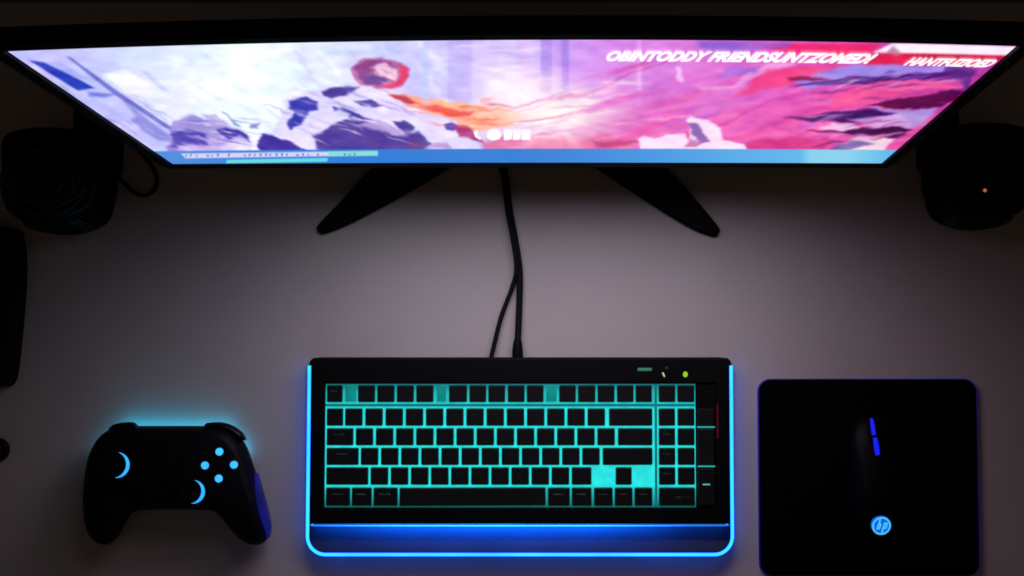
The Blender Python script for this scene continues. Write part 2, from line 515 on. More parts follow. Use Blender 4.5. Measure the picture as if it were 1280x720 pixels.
# red banner upper right
poly([(930, 54), (1100, 52), (1090, 62), (1056, 72), (980, 64)], (240, 70, 128), 1.5, .9, False)
poly([(1080, 66), (1130, 60), (1260, 62), (1252, 68), (1236, 73), (1200, 76), (1080, 77)], (226, 60, 100), 1.3, .92, False)
poly([(1092, 62), (1116, 50), (1280, 50), (1262, 62.5), (1106, 62.5)], (252, 246, 255), 1.2, .95, False)
poly([(1108, 62), (1116, 53), (1126, 62), (1122, 66)], (188, 130, 160), 1.2, .8, False)
poly([(1128, 63.5), (1262, 62.5), (1250, 68), (1130, 66)], (196, 40, 92), 1.0, .85, False)
poly([(870, 50), (990, 52), (985, 58), (940, 62), (900, 66), (876, 60)], (150, 120, 216), 2.5, .7, False)
tone = fbm(AX / 20, AY / 8, 77, 4)
C = C + tone[..., None] * np.array([17., 18., 9.]) + (12 * fbm(AX / 60, AY / 30, 99, 3))[..., None] * np.array([1.0, .2, .3])
C = (C - 196) * 1.25 + 191
for _ in range(2):                                       # the picture is a soft video frame
    C[1:-1] = (C[:-2] + 2 * C[1:-1] + C[2:]) / 4
    C[:, 1:-1] = (C[:, :-2] + 2 * C[:, 1:-1] + C[:, 2:]) / 4
# bright top edge
mixin((1 - sstep(0, 2.4, AY - (AY[-1:, :] + .2))) * .55, (255, 250, 255))
# blue bar along the bottom
bar = sstep(185.2, 186.8, AY)
bc = np.zeros((NV, NU, 3))
for k in range(3):
    bc[..., k] = np.interp(AX, [215, 300, 500, 700, 800, 900, 1000, 1012, 1060, 1110], [(84, 64, 38, 52, 62, 84, 98, 136, 140, 96)[i] if k == 0 else
                 (142, 132, 122, 130, 148, 168, 184, 208, 212, 190)[i] if k == 1 else (226, 220, 214, 216, 224, 232, 236, 240, 240, 236)[i] for i in range(10)])
C = C * (1 - bar[..., None]) + bc * bar[..., None]
poly([(226, 189.5), (472, 188.2), (472, 193.8), (232, 196)], (214, 214, 250), .9, 1, False)
poly([(410, 188.6), (472, 188.2), (472, 193.8), (410, 194.4)], (128, 226, 206), .9, .95, False)
poly([(284, 198.2), (410, 196.6), (409, 201.4), (282, 203)], (104, 224, 222), .9, .95, False)
# small unreadable dark letters in the status line
for k in range(34):
    x = 232 + k * 6.6 + random.uniform(-1, 1)
    hgt = random.choice((1.0, 1.6, 2.2))
    if random.random() < .6:
        poly([(x, 192.6 - hgt), (x + random.uniform(1.2, 3), 192.4 - hgt), (x + random.uniform(1.2, 3), 193.6), (x + .3, 193.8)], (92, 88, 170), .7, .8, False)
C = np.clip(C, 0, 255) / 255.0
LIN = np.where(C <= .04045, C / 12.92, ((C + .055) / 1.055) ** 2.4)

me = bpy.data.meshes.new('screen')
xsv = PANEL_X0 + U * PANEL_W
sn = (xsv - PANEL_XC) / (PANEL_W / 2)
outv = (0.0054 * sn ** 2 - 0.0016 * sn) * (.16 + .84 * V)
co = np.zeros((NV, NU, 3))
co[..., 0] = xsv
co[..., 1] = P_BOT.y + UPV.y * V * PANEL_H + NRM.y * outv
co[..., 2] = P_BOT.z + UPV.z * V * PANEL_H + NRM.z * outv
co -= np.array(ORG)
idx = np.arange(NU * NV).reshape(NV, NU)
q = np.stack([idx[:-1, :-1], idx[:-1, 1:], idx[1:, 1:], idx[1:, :-1]], -1).reshape(-1, 4)
me.vertices.add(NU * NV)
me.vertices.foreach_set('co', co.reshape(-1))
me.loops.add(q.size)
me.loops.foreach_set('vertex_index', q.reshape(-1).astype(np.int32))
me.polygons.add(len(q))
me.polygons.foreach_set('loop_start', np.arange(0, q.size, 4, dtype=np.int32))
me.update(calc_edges=True)
me.validate()
ca = me.color_attributes.new('picture', 'FLOAT_COLOR', 'POINT')
ca.data.foreach_set('color', np.concatenate([LIN, np.ones((NV, NU, 1))], -1).reshape(-1))
m = bpy.data.materials.new('lit_display')
m.use_nodes = True
nt = m.node_tree
b = nt.nodes['Principled BSDF']
b.inputs['Base Color'].default_value = (.01, .01, .01, 1)
b.inputs['Roughness'].default_value = .35
an = nt.nodes.new('ShaderNodeAttribute'); an.attribute_name = 'picture'
nt.links.new(an.outputs['Color'], b.inputs['Emission Color'])
b.inputs['Emission Strength'].default_value = 1.0
me.materials.append(m)
scr = bpy.data.objects.new('screen', me)
COL.objects.link(scr)
scr.parent = mon

# --- writing on the screen (flat letters on the picture, as the display shows them)
M_WHITE = glow('screen_white', (1, .97, 1), 1.0)
def inv_panel(px, py):
    k = (360 - py) / F
    t = (k * SB_D - SB_V) / ((ST_V - SB_V) + (SB_D - ST_D) * k)
    d = SB_D + (ST_D - SB_D) * t
    return (px - PX0) * d / F, t * PANEL_H
def screen_text(name, s, xa, ya, xb, yb, shear=.42, bold=.062):
    cu = bpy.data.curves.new('letters', 'FONT')
    cu.body = s; cu.shear = shear; cu.offset = bold; cu.size = 1; cu.resolution_u = 3; cu.space_character = 1.02
    ob = bpy.data.objects.new('letters', cu)
    COL.objects.link(ob)
    bpy.context.view_layer.update()
    dg = bpy.context.evaluated_depsgraph_get()
    me = bpy.data.meshes.new_from_object(ob.evaluated_get(dg))
    bpy.data.objects.remove(ob)
    n = len(me.vertices)
    a = np.zeros(n * 3); me.vertices.foreach_get('co', a); a = a.reshape(-1, 3)
    mn, mxx = a.min(0), a.max(0)
    a[:, 0] = (a[:, 0] - mn[0]) / (mxx[0] - mn[0]); a[:, 1] = (a[:, 1] - mn[1]) / (mxx[1] - mn[1])
    x0, t0 = inv_panel(xa, yb); x1, _ = inv_panel(xb, yb); _, t1 = inv_panel(xa, ya)
    for v, (u_, v_, _) in zip(me.vertices, a):
        v.co = panel_pt(x0 + u_ * (x1 - x0), t0 + v_ * (t1 - t0), .0006) - ORG
    me.materials.clear(); me.materials.append(M_WHITE)
    o = bpy.data.objects.new(name, me)
    COL.objects.link(o); o.parent = scr
    return o
screen_text('screen_title', 'OBINTODDY FRIENDSUNTZOMED!', 757, 62.5, 1088, 76)
screen_text('screen_subtitle', 'HANTFUZIOED', 1128, 66.5, 1237, 77)
bm = bmesh.new()
def flat_on_panel(bm, pts):
    bm.faces.new([bm.verts.new(panel_pt(*inv_panel(x, y), .0006) - ORG) for x, y in pts])
flat_on_panel(bm, [(608, 169), (611, 163), (617, 160.5), (622, 162), (627, 168), (624, 173), (616, 175), (611, 173)])
flat_on_panel(bm, [(592, 164), (597, 162), (597, 168), (602, 172), (600, 174), (594, 170)])
for (xa, xb) in ((630, 640), (641, 651), (652, 663)):
    flat_on_panel(bm, [(xa, 162), (xb, 162), (xb, 173 if xa < 650 else 174), ((xa + xb) / 2, 174), (xa, 174)])
link('screen_button_icons', bm, M_WHITE, scr)

# --- housing
BZ = 0.009
bm = bmesh.new()
chin = inv_panel(640, 211.5)[1]
panel_rect(bm, PANEL_X0 - BZ, PANEL_X1 + BZ, -0.0160, -0.0004, -.007, .0006)
panel_rect(bm, PANEL_X0 - BZ, PANEL_X1 + BZ, PANEL_H + .0004, PANEL_H + .010, -.007, .0015)
panel_rect(bm, PANEL_X0 - BZ, PANEL_X0 - .0004, -0.0004, PANEL_H + .0004, -.007, .0022, 2)
panel_rect(bm, PANEL_X1 + .0004, PANEL_X1 + BZ, -0.0004, PANEL_H + .0004, -.007, .0022, 2)
link('bezel', loc(bm), M_BLACK, mon)
bm = bmesh.new()
panel_rect(bm, PANEL_X0 - BZ + .001, PANEL_X1 + BZ - .001, -0.015, PANEL_H + .0092, -.0105, -.0075)
panel_rect(bm, PANEL_X0 + .08, PANEL_X1 - .08, 0.02, PANEL_H - .13, -.034, -.011)
link('back_cover', loc(bm), M_BLACK, mon)
# stand
hub = at(648, 128, 0)
stand = link('stand_column', slab(rrect(hub.x - .028, hub.x + .028, hub.y - .012, hub.y + .028, .010), 0.012, 0.15, .004), M_BLACK, None, True)
stand.data.transform(Matrix.Translation(-ORG)); stand.parent = mon
bm = bmesh.new()
box(bm, hub.x - .04, hub.x + .04, P_BOT.y + .06, hub.y + .012, .125, .16)
link('stand_mount', loc(bm), M_BLACK, mon)
def foot(pts, tip):
    o2 = smooth_outline(pts, 5)
    bm = slab(o2, 0.0015, .012, .0035, 3)
    # wedge: thinner towards the tip
    for v in bm.verts:
        d = (Vector((v.co.x, v.co.y)) - Vector((tip.x, tip.y))).length
        k = min(1.0, .42 + d / .15 * .6)
        v.co.z = .0015 + (v.co.z - .0015) * k
    return loc(bm)
def A2(px, py, z=0.006): p = at(px, py, z); return (p.x, p.y)
link('stand_leg', foot([A2(396, 286), A2(399, 279), A2(430, 247), A2(463, 212), A2(520, 165), A2(590, 120), A2(650, 112), A2(655, 140), A2(620, 170),
                        A2(566, 207), A2(500, 246), A2(440, 278), A2(408, 291), A2(399, 291)], at(400, 288)), M_BLACK, mon, True)
link('stand_leg', foot([A2(899, 290), A2(898, 283), A2(868, 247), A2(836, 212), A2(780, 160), A2(712, 118), A2(662, 112), A2(657, 140), A2(690, 168),
                        A2(742, 207), A2(800, 246), A2(858, 282), A2(886, 294), A2(896, 295)], at(896, 290)), M_BLACK, mon, True)

# ================================================================ KEYBOARD
Z_TOP = .021       # top plane of the keys
KS = (at(900, 565, Z_TOP).x - at(400, 565, Z_TOP).x) / 500
def kx(px): return (px - PX0) * KS
def ky(py): return at(PX0, py, Z_TOP).y
KC = Vector((kx(649.5), ky(572), 0))
kb = thing('keyboard', 'black keyboard with cyan backlit keys and glowing outline', 'keyboard', KC)
def K(bm): return loc(bm, KC)

# lower tray that carries everything
tray = rrect(kx(381.5), kx(917.5), ky(696.5), ky(447), .018, 8, (.016, .016, .006, .006))
link('base', K(slab(tray, .001, .0075, .001)), M_BLACK, kb, True)
deck = rrect(kx(387), kx(912), ky(656), ky(446.5), .006, 6, (.004, .004, .008, .008))
# deck with a real opening for the keys: four borders around the well
dz0, dz1 = .0078, .0195
wx0, wx1, wy0, wy1 = kx(404.5), kx(896), ky(636.5), ky(478)
def deck_mesh():
    bm = bmesh.new()
    out = ccw(deck)
    n = len(out)
    def project_inner(p):
        # matching point on the opening's border
        x = min(max(p[0], wx0), wx1); y = min(max(p[1], wy0), wy1)
        return (x, y)
    b = .0022
    prof = [(0, dz0), (0, dz1 - b), (b * .3, dz1 - b * .3), (b, dz1)]
    rings = [[(p[0], p[1], z) for p in (ring_offset(out, d) if d else out)] for d, z in prof]
    vs = loft(bm, rings, cap0=False, cap1=False)
    inner = [project_inner(p) for p in out]
    top = [bm.verts.new((x, y, dz1)) for x, y in inner]
    low = [bm.verts.new((x, y, dz0)) for x, y in inner]
    for a_, b_ in ((vs[-1], top), (top, low)):
        for i in range(n):
            j = (i + 1) % n
            try: bm.faces.new((a_[i], a_[j], b_[j], b_[i]))
            except ValueError: pass
    bmesh.ops.remove_doubles(bm, verts=bm.verts, dist=1e-6)
    return bm
link('top_case', K(deck_mesh()), M_BLACK, kb)

# backlight sheet under the keys
def backlight_mat():
    m = glow('backlight_cyan', (.022, .74, .72), 1.0)
    nt = m.node_tree
    b = nt.nodes['Principled BSDF']
    tc = nt.nodes.new('ShaderNodeTexCoord')
    sx = nt.nodes.new('ShaderNodeSeparateXYZ')
    nt.links.new(tc.outputs['Object'], sx.inputs[0])
    mr = nt.nodes.new('ShaderNodeMapRange')
    y0, y1 = ky(635) - KC.y, ky(479) - KC.y
    mr.inputs['From Min'].default_value = y0; mr.inputs['From Max'].default_value = y1
    nt.links.new(sx.outputs['Y'], mr.inputs['Value'])
    cr = nt.nodes.new('ShaderNodeValToRGB')
    e = cr.color_ramp.elements
    e[0].position = 0; e[0].color = (.10,) * 3 + (1,)
    e[1].position = 1; e[1].color = (.16,) * 3 + (1,)
    for p, v in ((.04, .30), (.14, .62), (.18, 1.0), (.50, 1.0), (.78, .95), (.86, .62), (.93, .50), (.97, .22)):
        x = e.new(p); x.color = (v, v, v, 1)
    nt.links.new(mr.outputs['Result'], cr.inputs['Fac'])
    nz = nt.nodes.new('ShaderNodeTexNoise'); nz.inputs['Scale'].default_value = 110
    nt.links.new(tc.outputs['Object'], nz.inputs['Vector'])
    m2 = nt.nodes.new('ShaderNodeMapRange')
    m2.inputs['From Min'].default_value = .3; m2.inputs['From Max'].default_value = .7
    m2.inputs['To Min'].default_value = .82; m2.inputs['To Max'].default_value = 1.10
    nt.links.new(nz.outputs['Fac'], m2.inputs['Value'])
    mu = nt.nodes.new('ShaderNodeMath'); mu.operation = 'MULTIPLY'
    nt.links.new(cr.outputs['Color'], mu.inputs[0]); nt.links.new(m2.outputs['Result'], mu.inputs[1])
    nt.links.new(mu.outputs[0], b.inputs['Emission Strength'])
    return m
zp = .0175
bm = bmesh.new()
box(bm, kx(405.5), kx(870), ky(635), ky(479.8), .0160, zp)
link('backlight_sheet', K(bm), backlight_mat(), kb)
bm = bmesh.new()
box(bm, kx(870.4), kx(895.5), ky(636), ky(478.6), .0160, zp)
link('key_well_floor', K(bm), M_BLACK, kb)
M_TEAL = glow('teal_rib', (.004, .13, .14), .9)
M_TEAL2 = glow('teal_filler', (.0, .22, .20), .9, .3, 60)
bm = bmesh.new()
box(bm, kx(406), kx(869), ky(508.0), ky(505.2), zp + .0002, zp + .0012)
link('divider_rib', K(bm), M_TEAL, kb)
bm = bmesh.new()
box(bm, kx(818.8), kx(821.6), ky(634), ky(508.4), zp + .0002, zp + .0012)
box(bm, kx(818.8), kx(821.6), ky(504.8), ky(480.4), zp + .0002, zp + .0012)
link('divider_rib', K(bm), M_TEAL, kb)
for (a_, b_) in ((430.6, 444.0), (545.4, 556.6), (682.6, 695.6)):
    bm = bmesh.new()
    box(bm, kx(a_), kx(b_), ky(502), ky(482), zp + .0002, zp + .0014)
    link('gap_filler', K(bm), M_TEAL2, kb)
M_LINE = glow('thin_line', (.03, .50, .46), .9)
for (y_, x0_, x1_) in ((534, 872, 894), (583.2, 872.5, 894)):
    bm = bmesh.new(); box(bm, kx(x0_), kx(x1_), ky(y_ + .8), ky(y_ - .8), zp + .0002, zp + .0016)
    link('light_line', K(bm), M_LINE, kb)
bm = bmesh.new(); box(bm, kx(896.6), kx(898), ky(548), ky(506), dz1 + .0001, dz1 + .0004)
link('red_indicator', K(bm), glow('dim_red', (.09, .001, .01), 1), kb)

rows = []
def row(y0, y1, spans):
    for s in spans: rows.append((s[0], s[1], y0, y1))
row(482.0, 502.4, [(407.6, 426.4), (446.6, 467.2), (470.8, 491.6), (495.4, 516), (519.8, 540.6), (561, 582.6), (586.6, 606.8), (610.3, 630.6), (634.8, 655),
                   (658.6, 678.9), (699.4, 719.4), (723, 744), (747.6, 768), (772, 792), (795.4, 815), (824.4, 844.4), (847.8, 868.4)])
row(511, 532, [(407.6, 427.4)] + [(430.6 + 25.36 * i, 451.8 + 25.36 * i) for i in range(13)] + [(761.8, 815.4), (824.2, 844), (847.8, 868.4), (872.4, 893.4)])
row(535.8, 556.6, [(407.8, 440.6)] + [(444.2 + 25.25 * i, 465.4 + 25.25 * i) for i in range(13)] + [(773, 815.4), (824.2, 844), (847.8, 868.4)])
row(560.4, 581.2, [(407.8, 447.4)] + [(450.8 + 25.22 * i, 472.0 + 25.22 * i) for i in range(12)] + [(753.8, 815.4), (824.2, 844), (847.8, 868.4)])
row(584.8, 606.0, [(407.8, 459.6)] + [(463.3 + 25.17 * i, 484.6 + 25.17 * i) for i in range(10)] + [(715, 739), (770, 789.4), (824.2, 844), (847.8, 868.4)])
row(610.2, 632.2, [(407.8, 437), (440, 464), (467.2, 496.6), (499.8, 681.6), (685.4, 711.8), (715.2, 739), (743, 765.4), (768.8, 790.2), (793.6, 815), (824.2, 868.4)])
rows += [(872.4, 893.4, 536.4, 581.6), (872.4, 893.4, 586, 632)]
key_meshes = {}
M_LEG = glow('legend_green', (.012, .045, .032), 1)
M_LEG3 = glow('legend_faint', (.006, .010, .0095), 1)
M_LEG2 = glow('legend_dim', (.014, .018, .017), 1)
legend_at = {(440, 610.2): 1, (467.2, 610.2): 1, (685.4, 610.2): 1, (715.2, 610.2): 1, (407.8, 535.8): 2, (407.8, 560.4): 2, (407.8, 610.2): 2,
             (824.2, 584.8): 2, (824.2, 535.8): 2, (824.2, 560.4): 2, (743, 610.2): 2, (768.8, 610.2): 2, (793.6, 610.2): 2, (407.6, 482.0): 2}
for i, (x0, x1, y0, y1) in enumerate(rows):
    wv, hv = round((x1 - x0) * KS, 4), round(ky(y0) - ky(y1), 4)
    cx, cy = (kx(x0) + kx(x1)) / 2, (ky(y0) + ky(y1)) / 2
    key = (wv, hv)
    if key not in key_meshes:
        bm = slab(rrect(-wv / 2 - .0004, wv / 2 + .0004, -hv / 2 - .0004, hv / 2 + .0004, .0014, 4), 0, .0034, .0005, 2, draft=.0007)
        o = link('key', bm, M_KEY, kb)
        key_meshes[key] = o.data
    else:
        o = bpy.data.objects.new('key', key_meshes[key]); COL.objects.link(o); o.parent = kb
    o.location = (cx - KC.x, cy - KC.y, zp + .0001)
    o.rotation_euler = (random.uniform(-.006, .006), random.uniform(-.006, .006), random.uniform(-.004, .004))
    kind = legend_at.get((x0, y0))
    if not kind and wv < .02 and (x0, y0) not in ((872.4, 586),) and random.random() < .75: kind = 3
    if kind:
        bm = bmesh.new()
        ww = min(wv * .5, .010) if kind < 3 else .0042
        for s in range(4 if kind < 3 else 2):
            a = -ww / 2 + ww * s / (4 if kind < 3 else 2)
            box(bm, a, a + ww / 4 * random.uniform(.5, .85), hv * .12, hv * .12 + .0013 * random.uniform(.7, 1.1), .00342, .0035)
        link('legend', bm, {1: M_LEG, 2: M_LEG2, 3: M_LEG3}[kind], o)
    if (x0, y0) == (872.4, 586):
        bm = bmesh.new(); box(bm, -.0035, .0032, .0018, .0031, .00342, .0035)
        link('legend', bm, glow('legend_line', (.10, .5, .48), .8), o)
    if (x0, y0) == (824.2, 610.2):
        bm = bmesh.new(); box(bm, -.0015, .0035, -.0008, .0004, .00342, .0035); box(bm, .0045, .0125, -.0003, .0000, .00342, .0035)
        link('legend', bm, M_LEG2, o)

# status lights on the top case
ys = lambda py: ky(py)
bm = slab(rrect(kx(797.5), kx(815.5), ys(463.6), ys(459.8), .0009, 4), dz1, dz1 + .0004, .0001, 1)
link('media_button', K(bm), glow('media_green', (.035, .15, .10), 1, .3, 300), kb)
bm = slab([(kx(828), ys(466)), (kx(830), ys(465.4)), (kx(832), ys(470.5)), (kx(830.8), ys(471.5)), (kx(829.2), ys(469))][::-1], dz1, dz1 + .0004, .0001, 1)
link('status_light', K(bm), glow('led_cream', (.5, .5, .27), 1), kb)
bm = slab(circle(kx(857.4), ys(468), .0022, 18, .0026), dz1, dz1 + .0006, .0002, 2)
link('status_light', K(bm), glow('led_lime', (.28, .55, .02), 1), kb)
bm = slab(circle(kx(834), ys(459.8), .0014, 12), dz1, dz1 + .0004, .0001, 1)
link('status_light', K(bm), glow('led_off', (.012, .018, .014), 1), kb)

# palm rest, gently scooped, and the light line along its back
bm = bmesh.new()
zr = lambda t: .0080 + .0060 * (1 - t) ** 1.05
rings = []
yb, yf = ky(657.5), ky(692)
for k in range(13):
    t = k / 12
    y = yb + (yf - yb) * t
    inset = 0
    d = abs(y - yf)
    R_ = .0135
    if d < R_: inset = R_ - math.sqrt(max(0, R_ * R_ - (R_ - d) ** 2))
    xa, xb = kx(386.5) + inset, kx(912.5) - inset
    n = 30
    top = [(xa + (xb - xa) * i / n, y, zr(1 - t)) for i in range(n + 1)]
    rings.append(top + [(xb, y, .0077), (xa, y, .0077)])
loft(bm, rings)
link('palm_rest', K(bm), M_REST, kb, True)
bm = bmesh.new()
box(bm, kx(389), kx(910), ky(656.3) - .0012, ky(656.3), .0125, .0170)
m = glow('blue_light_line', (.008, .20, 1.0), 1.0)
nt = m.node_tree
b = nt.nodes['Principled BSDF']
tc = nt.nodes.new('ShaderNodeTexCoord'); sx = nt.nodes.new('ShaderNodeSeparateXYZ')
nt.links.new(tc.outputs['Object'], sx.inputs[0])
mr = nt.nodes.new('ShaderNodeMapRange')
mr.inputs['From Min'].default_value = kx(388) - KC.x; mr.inputs['From Max'].default_value = kx(911) - KC.x
nt.links.new(sx.outputs['X'], mr.inputs['Value'])
cr = nt.nodes.new('ShaderNodeValToRGB')
e = cr.color_ramp.elements
e[0].position = 0; e[0].color = (.10,) * 3 + (1,)
e[1].position = 1; e[1].color = (.06,) * 3 + (1,)
for p, v in ((.08, .28), (.2, .62), (.45, .85), (.65, .75), (.8, .35), (.9, .12)):
    x = e.new(p); x.color = (v, v, v, 1)
nt.links.new(mr.outputs['Result'], cr.inputs['Fac'])
mu = nt.nodes.new('ShaderNodeMath'); mu.operation = 'MULTIPLY'; mu.inputs[1].default_value = 100.0
nt.links.new(cr.outputs['Color'], mu.inputs[0])
nt.links.new(mu.outputs[0], b.inputs['Emission Strength'])
link('palm_rest_light', K(bm), m, kb)
bm = bmesh.new()
box(bm, kx(387.5), kx(911.5), ky(657.4), ky(655.8), dz1 - .0010, dz1 + .0003)
link('light_line', K(bm), glow('edge_line', (.02, .24, .9), .6), kb)

# outline light: from the upper left, round the front, to the upper right
path = []
xl, xr, yt, yb2 = kx(382.3), kx(916.8), ky(457), ky(695.6)
R_ = .0165
path.append((xl, yt)); 
for k in range(1, 9): path.append((xl, yt + (yb2 + R_ - yt) * k / 9))
for k in range(11):
    a = PI + PI / 2 * k / 10
    path.append((xl + R_ + R_ * math.cos(a), yb2 + R_ + R_ * math.sin(a)))
for k in range(1, 20): path.append((xl + R_ + (xr - xl - 2 * R_) * k / 20, yb2))
for k in range(11):
    a = -PI / 2 + PI / 2 * k / 10
    path.append((xr - R_ + R_ * math.cos(a), yb2 + R_ + R_ * math.sin(a)))
for k in range(1, 10): path.append((xr, yb2 + R_ + (yt - yb2 - R_) * k / 9))
bm = tube([(x, y, .0088) for x, y in path], .00145, 10)
link('outline_light', K(bm), glow('outline_cyan', (.05, .85, 6.0), 1.0, .14, 22), kb, True)

# ================================================================ CABLES
def cable(name, label, pts, r, plug=None):
    t = thing(name, label, 'cable', (pts[-1][0], pts[-1][1], 0), group='cables between monitor and keyboard')
    org = Vector((pts[-1][0], pts[-1][1], 0))
    bm = tube(catmull(pts, 10), r, 10)
    link('cord', loc(bm, org), M_CABLE, t, True)
    if plug:
        bm = tube(plug[0], 0, 14, radii=plug[1])
        link('plug', loc(bm, org), M_BLACK, t, True)
def p3(px, py, z): v = at(px, py, z); return (v.x, v.y, v.z)
cable('keyboard_cable', 'thicker black cable with a plug entering the back of the keyboard',
      [p3(612, 120, .004), p3(622, 175, .004), p3(631, 215, .0042), p3(637, 262, .0042), p3(644, 300, .0042), p3(649.5, 340, .0042), p3(649, 385, .0042), p3(647, 430, .006)], .0030,
      ([p3(647.3, 424, .0062), p3(647, 428, .0065), p3(647, 434, .0068), p3(647, 440, .007), p3(647, 449, .007)], [.0032, .0040, .0046, .0050, .0050]))
cable('keyboard_cable', 'thinner black cable curving off left to the back of the keyboard',
      [p3(607, 120, .004), p3(618, 175, .004), p3(629, 222, .0040), p3(634, 262, .0090), p3(641, 300, .0092), p3(645.5, 335, .0080), p3(640, 360, .0042), p3(626, 398, .0042), p3(613.5, 449, .006)], .0021)

# ================================================================ GAME CONTROLLER
gz = .02
def g2(x, y): p = at(90 + x / 3.6, 500 + y / 3.6, gz); return (p.x, p.y)
GC = at(222, 600, 0)
gp = thing('game_controller', 'black game controller with cyan lit buttons and a cyan glow behind it', 'controller', GC)
def G(bm): return loc(bm, GC)
out = [(300, 116), (450, 116), (605, 116), (660, 116), (712, 128), (752, 160), (784, 205), (805, 260), (828, 330), (850, 410), (872, 490), (886, 560),
       (882, 612), (858, 645), (818, 656), (772, 640), (730, 604), (694, 556), (664, 516), (634, 498), (560, 494), (450, 493), (340, 494), (288, 500),
       (258, 524), (232, 566), (206, 612), (170, 646), (134, 654), (98, 636), (70, 594), (58, 520), (58, 430), (66, 340), (80, 260), (108, 194), (146, 148), (200, 122), (250, 116)]
o2 = ccw(smooth_outline([g2(*p) for p in out], 4))
prof = [(.009, .006), (.004, .009), (.001, .015), (0, .021), (.0006, .026), (.002, .031), (.0042, .0355), (.0070, .0385), (.0098, .0400)]
bm = bmesh.new()
loft(bm, [[(p[0], p[1], z) for p in (ring_offset(o2, d) if d else o2)] for d, z in prof])
# grips droop towards the user
yg0, yg1 = g2(0, 380)[1], g2(0, 655)[1]
for v in bm.verts:
    t = min(1, max(0, (yg0 - v.co.y) / (yg0 - yg1)))
    v.co.z = .003 + (v.co.z - .003) * (1 - .28 * t * t)
link('shell', G(bm), M_GRIP, gp, True)
# added glowing strip, standing in for blue keyboard light on the right grip
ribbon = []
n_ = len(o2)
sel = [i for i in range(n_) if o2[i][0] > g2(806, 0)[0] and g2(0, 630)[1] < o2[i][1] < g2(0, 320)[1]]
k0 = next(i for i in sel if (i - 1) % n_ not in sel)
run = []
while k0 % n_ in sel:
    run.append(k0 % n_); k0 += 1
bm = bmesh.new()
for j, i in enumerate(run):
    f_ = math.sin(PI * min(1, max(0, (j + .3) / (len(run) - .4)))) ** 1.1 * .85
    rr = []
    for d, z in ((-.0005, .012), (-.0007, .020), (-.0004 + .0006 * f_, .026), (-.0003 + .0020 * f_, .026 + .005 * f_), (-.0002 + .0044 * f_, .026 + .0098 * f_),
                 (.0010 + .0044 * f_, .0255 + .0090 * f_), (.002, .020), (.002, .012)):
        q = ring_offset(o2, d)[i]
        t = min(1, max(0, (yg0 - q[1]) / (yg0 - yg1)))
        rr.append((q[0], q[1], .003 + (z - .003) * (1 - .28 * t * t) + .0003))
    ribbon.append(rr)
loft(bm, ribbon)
link('painted_rim_light', G(bm), glow('grip_blue', (.003, .001, .085), 1.0, .6, 45), gp, True)
# shoulder buttons and triggers
for pts in ([(176, 132), (196, 110), (236, 100), (280, 100), (298, 113), (300, 130), (240, 132), (200, 140)],
            [(602, 130), (605, 112), (622, 101), (680, 100), (730, 116), (770, 146), (786, 178), (760, 176), (700, 140), (650, 130)]):
    link('shoulder_button', G(slab(smooth_outline([g2(*p) for p in pts], 4), .018, .031, .004, 3, bot=.003)), M_GLOSS, gp, True)
M_BTN = glow('button_cyan', (.05, .55, 1.2), 1.0, .15, 300)
for (x, y) in ((662, 233), (597, 295), (727, 292), (659, 354)):
    p = at(90 + x / 3.6, 500 + y / 3.6, .0415)
    link('face_button', G(lathe([(.0034, .0395), (.0034, .0410), (.0031, .0416), (.0022, .0419)], (p.x, p.y), 24)), M_BTN, gp, True)
# thumbsticks: lit ring below a tall cap, which hides the ring's far half
M_RING = glow('ring_cyan', (.03, .42, 1.05), 1.15, .1, 200)
for (cxp, cyp, r) in ((146.0, 581.3, 11.4), (241.6, 614.8, 10.4)):
    r *= .001
    c = at(cxp, cyp, .041)
    link('stick_well', G(lathe([(r * 1.18, .0385), (r * 1.18, .0408), (r * 1.02, .0410)], (c.x, c.y), 40)), M_BLACK, gp, True)
    link('ring_light', G(lathe([(r, .0400), (r, .04125), (r * .98, .0413)], (c.x, c.y), 40)), M_RING, gp, True)
    cap = at(cxp - 5.6, cyp - 0.6, .055)
    st = link('thumbstick', G(lathe([(r * .5, .0405), (r * .48, .047), (r * .80, .050), (r * 1.0, .0525), (r * 1.04, .0545), (r * .98, .0560), (r * .80, .0563), (r * .5, .0552), (r * .1, .0550)],
                              (cap.x, cap.y), 36)), M_RUBBER, gp, True)
# direction pad, centre buttons
c = at(192, 618, .041)
bm = bmesh.new()
box(bm, c.x - .010, c.x + .010, c.y - .0035, c.y + .0035, .039, .0425)
box(bm, c.x - .0035, c.x + .0035, c.y - .010, c.y + .010, .039, .0428)
link('direction_pad', G(bm), M_GLOSS, gp)
for dx in (-1, 1):
    p = at(212 + 16 * dx, 578, .041)
    link('menu_button', G(slab(rrect(p.x - .003, p.x + .003, p.y - .0016, p.y + .0016, .0015, 4), .039, .0412, .0005, 2)), M_GLOSS, gp, True)
# light strip under the rear edge
a, b2 = g2(200, 136), g2(700, 136)
yr = g2(0, 116)[1]
bm = bmesh.new()
box(bm, a[0], b2[0], yr - .0042, yr - .0026, .004, .0095)
link('rear_light', G(bm), glow('rear_cyan', (.005, .34, .54), 12), gp)
bm = tube([(*g2(*q), .0060) for q in ((698, 146), (732, 176), (758, 214), (770, 250))], .0018, 8)
link('rear_light', G(bm), glow('side_cyan', (.006, .30, .50), 9), gp)
bm = tube([(*g2(*q), .0075) for q in ((196, 134), (156, 160), (120, 202), (94, 264))], .0018, 8)
link('rear_light', G(bm), glow('side_cyan_left', (.006, .28, .42), 7), gp)

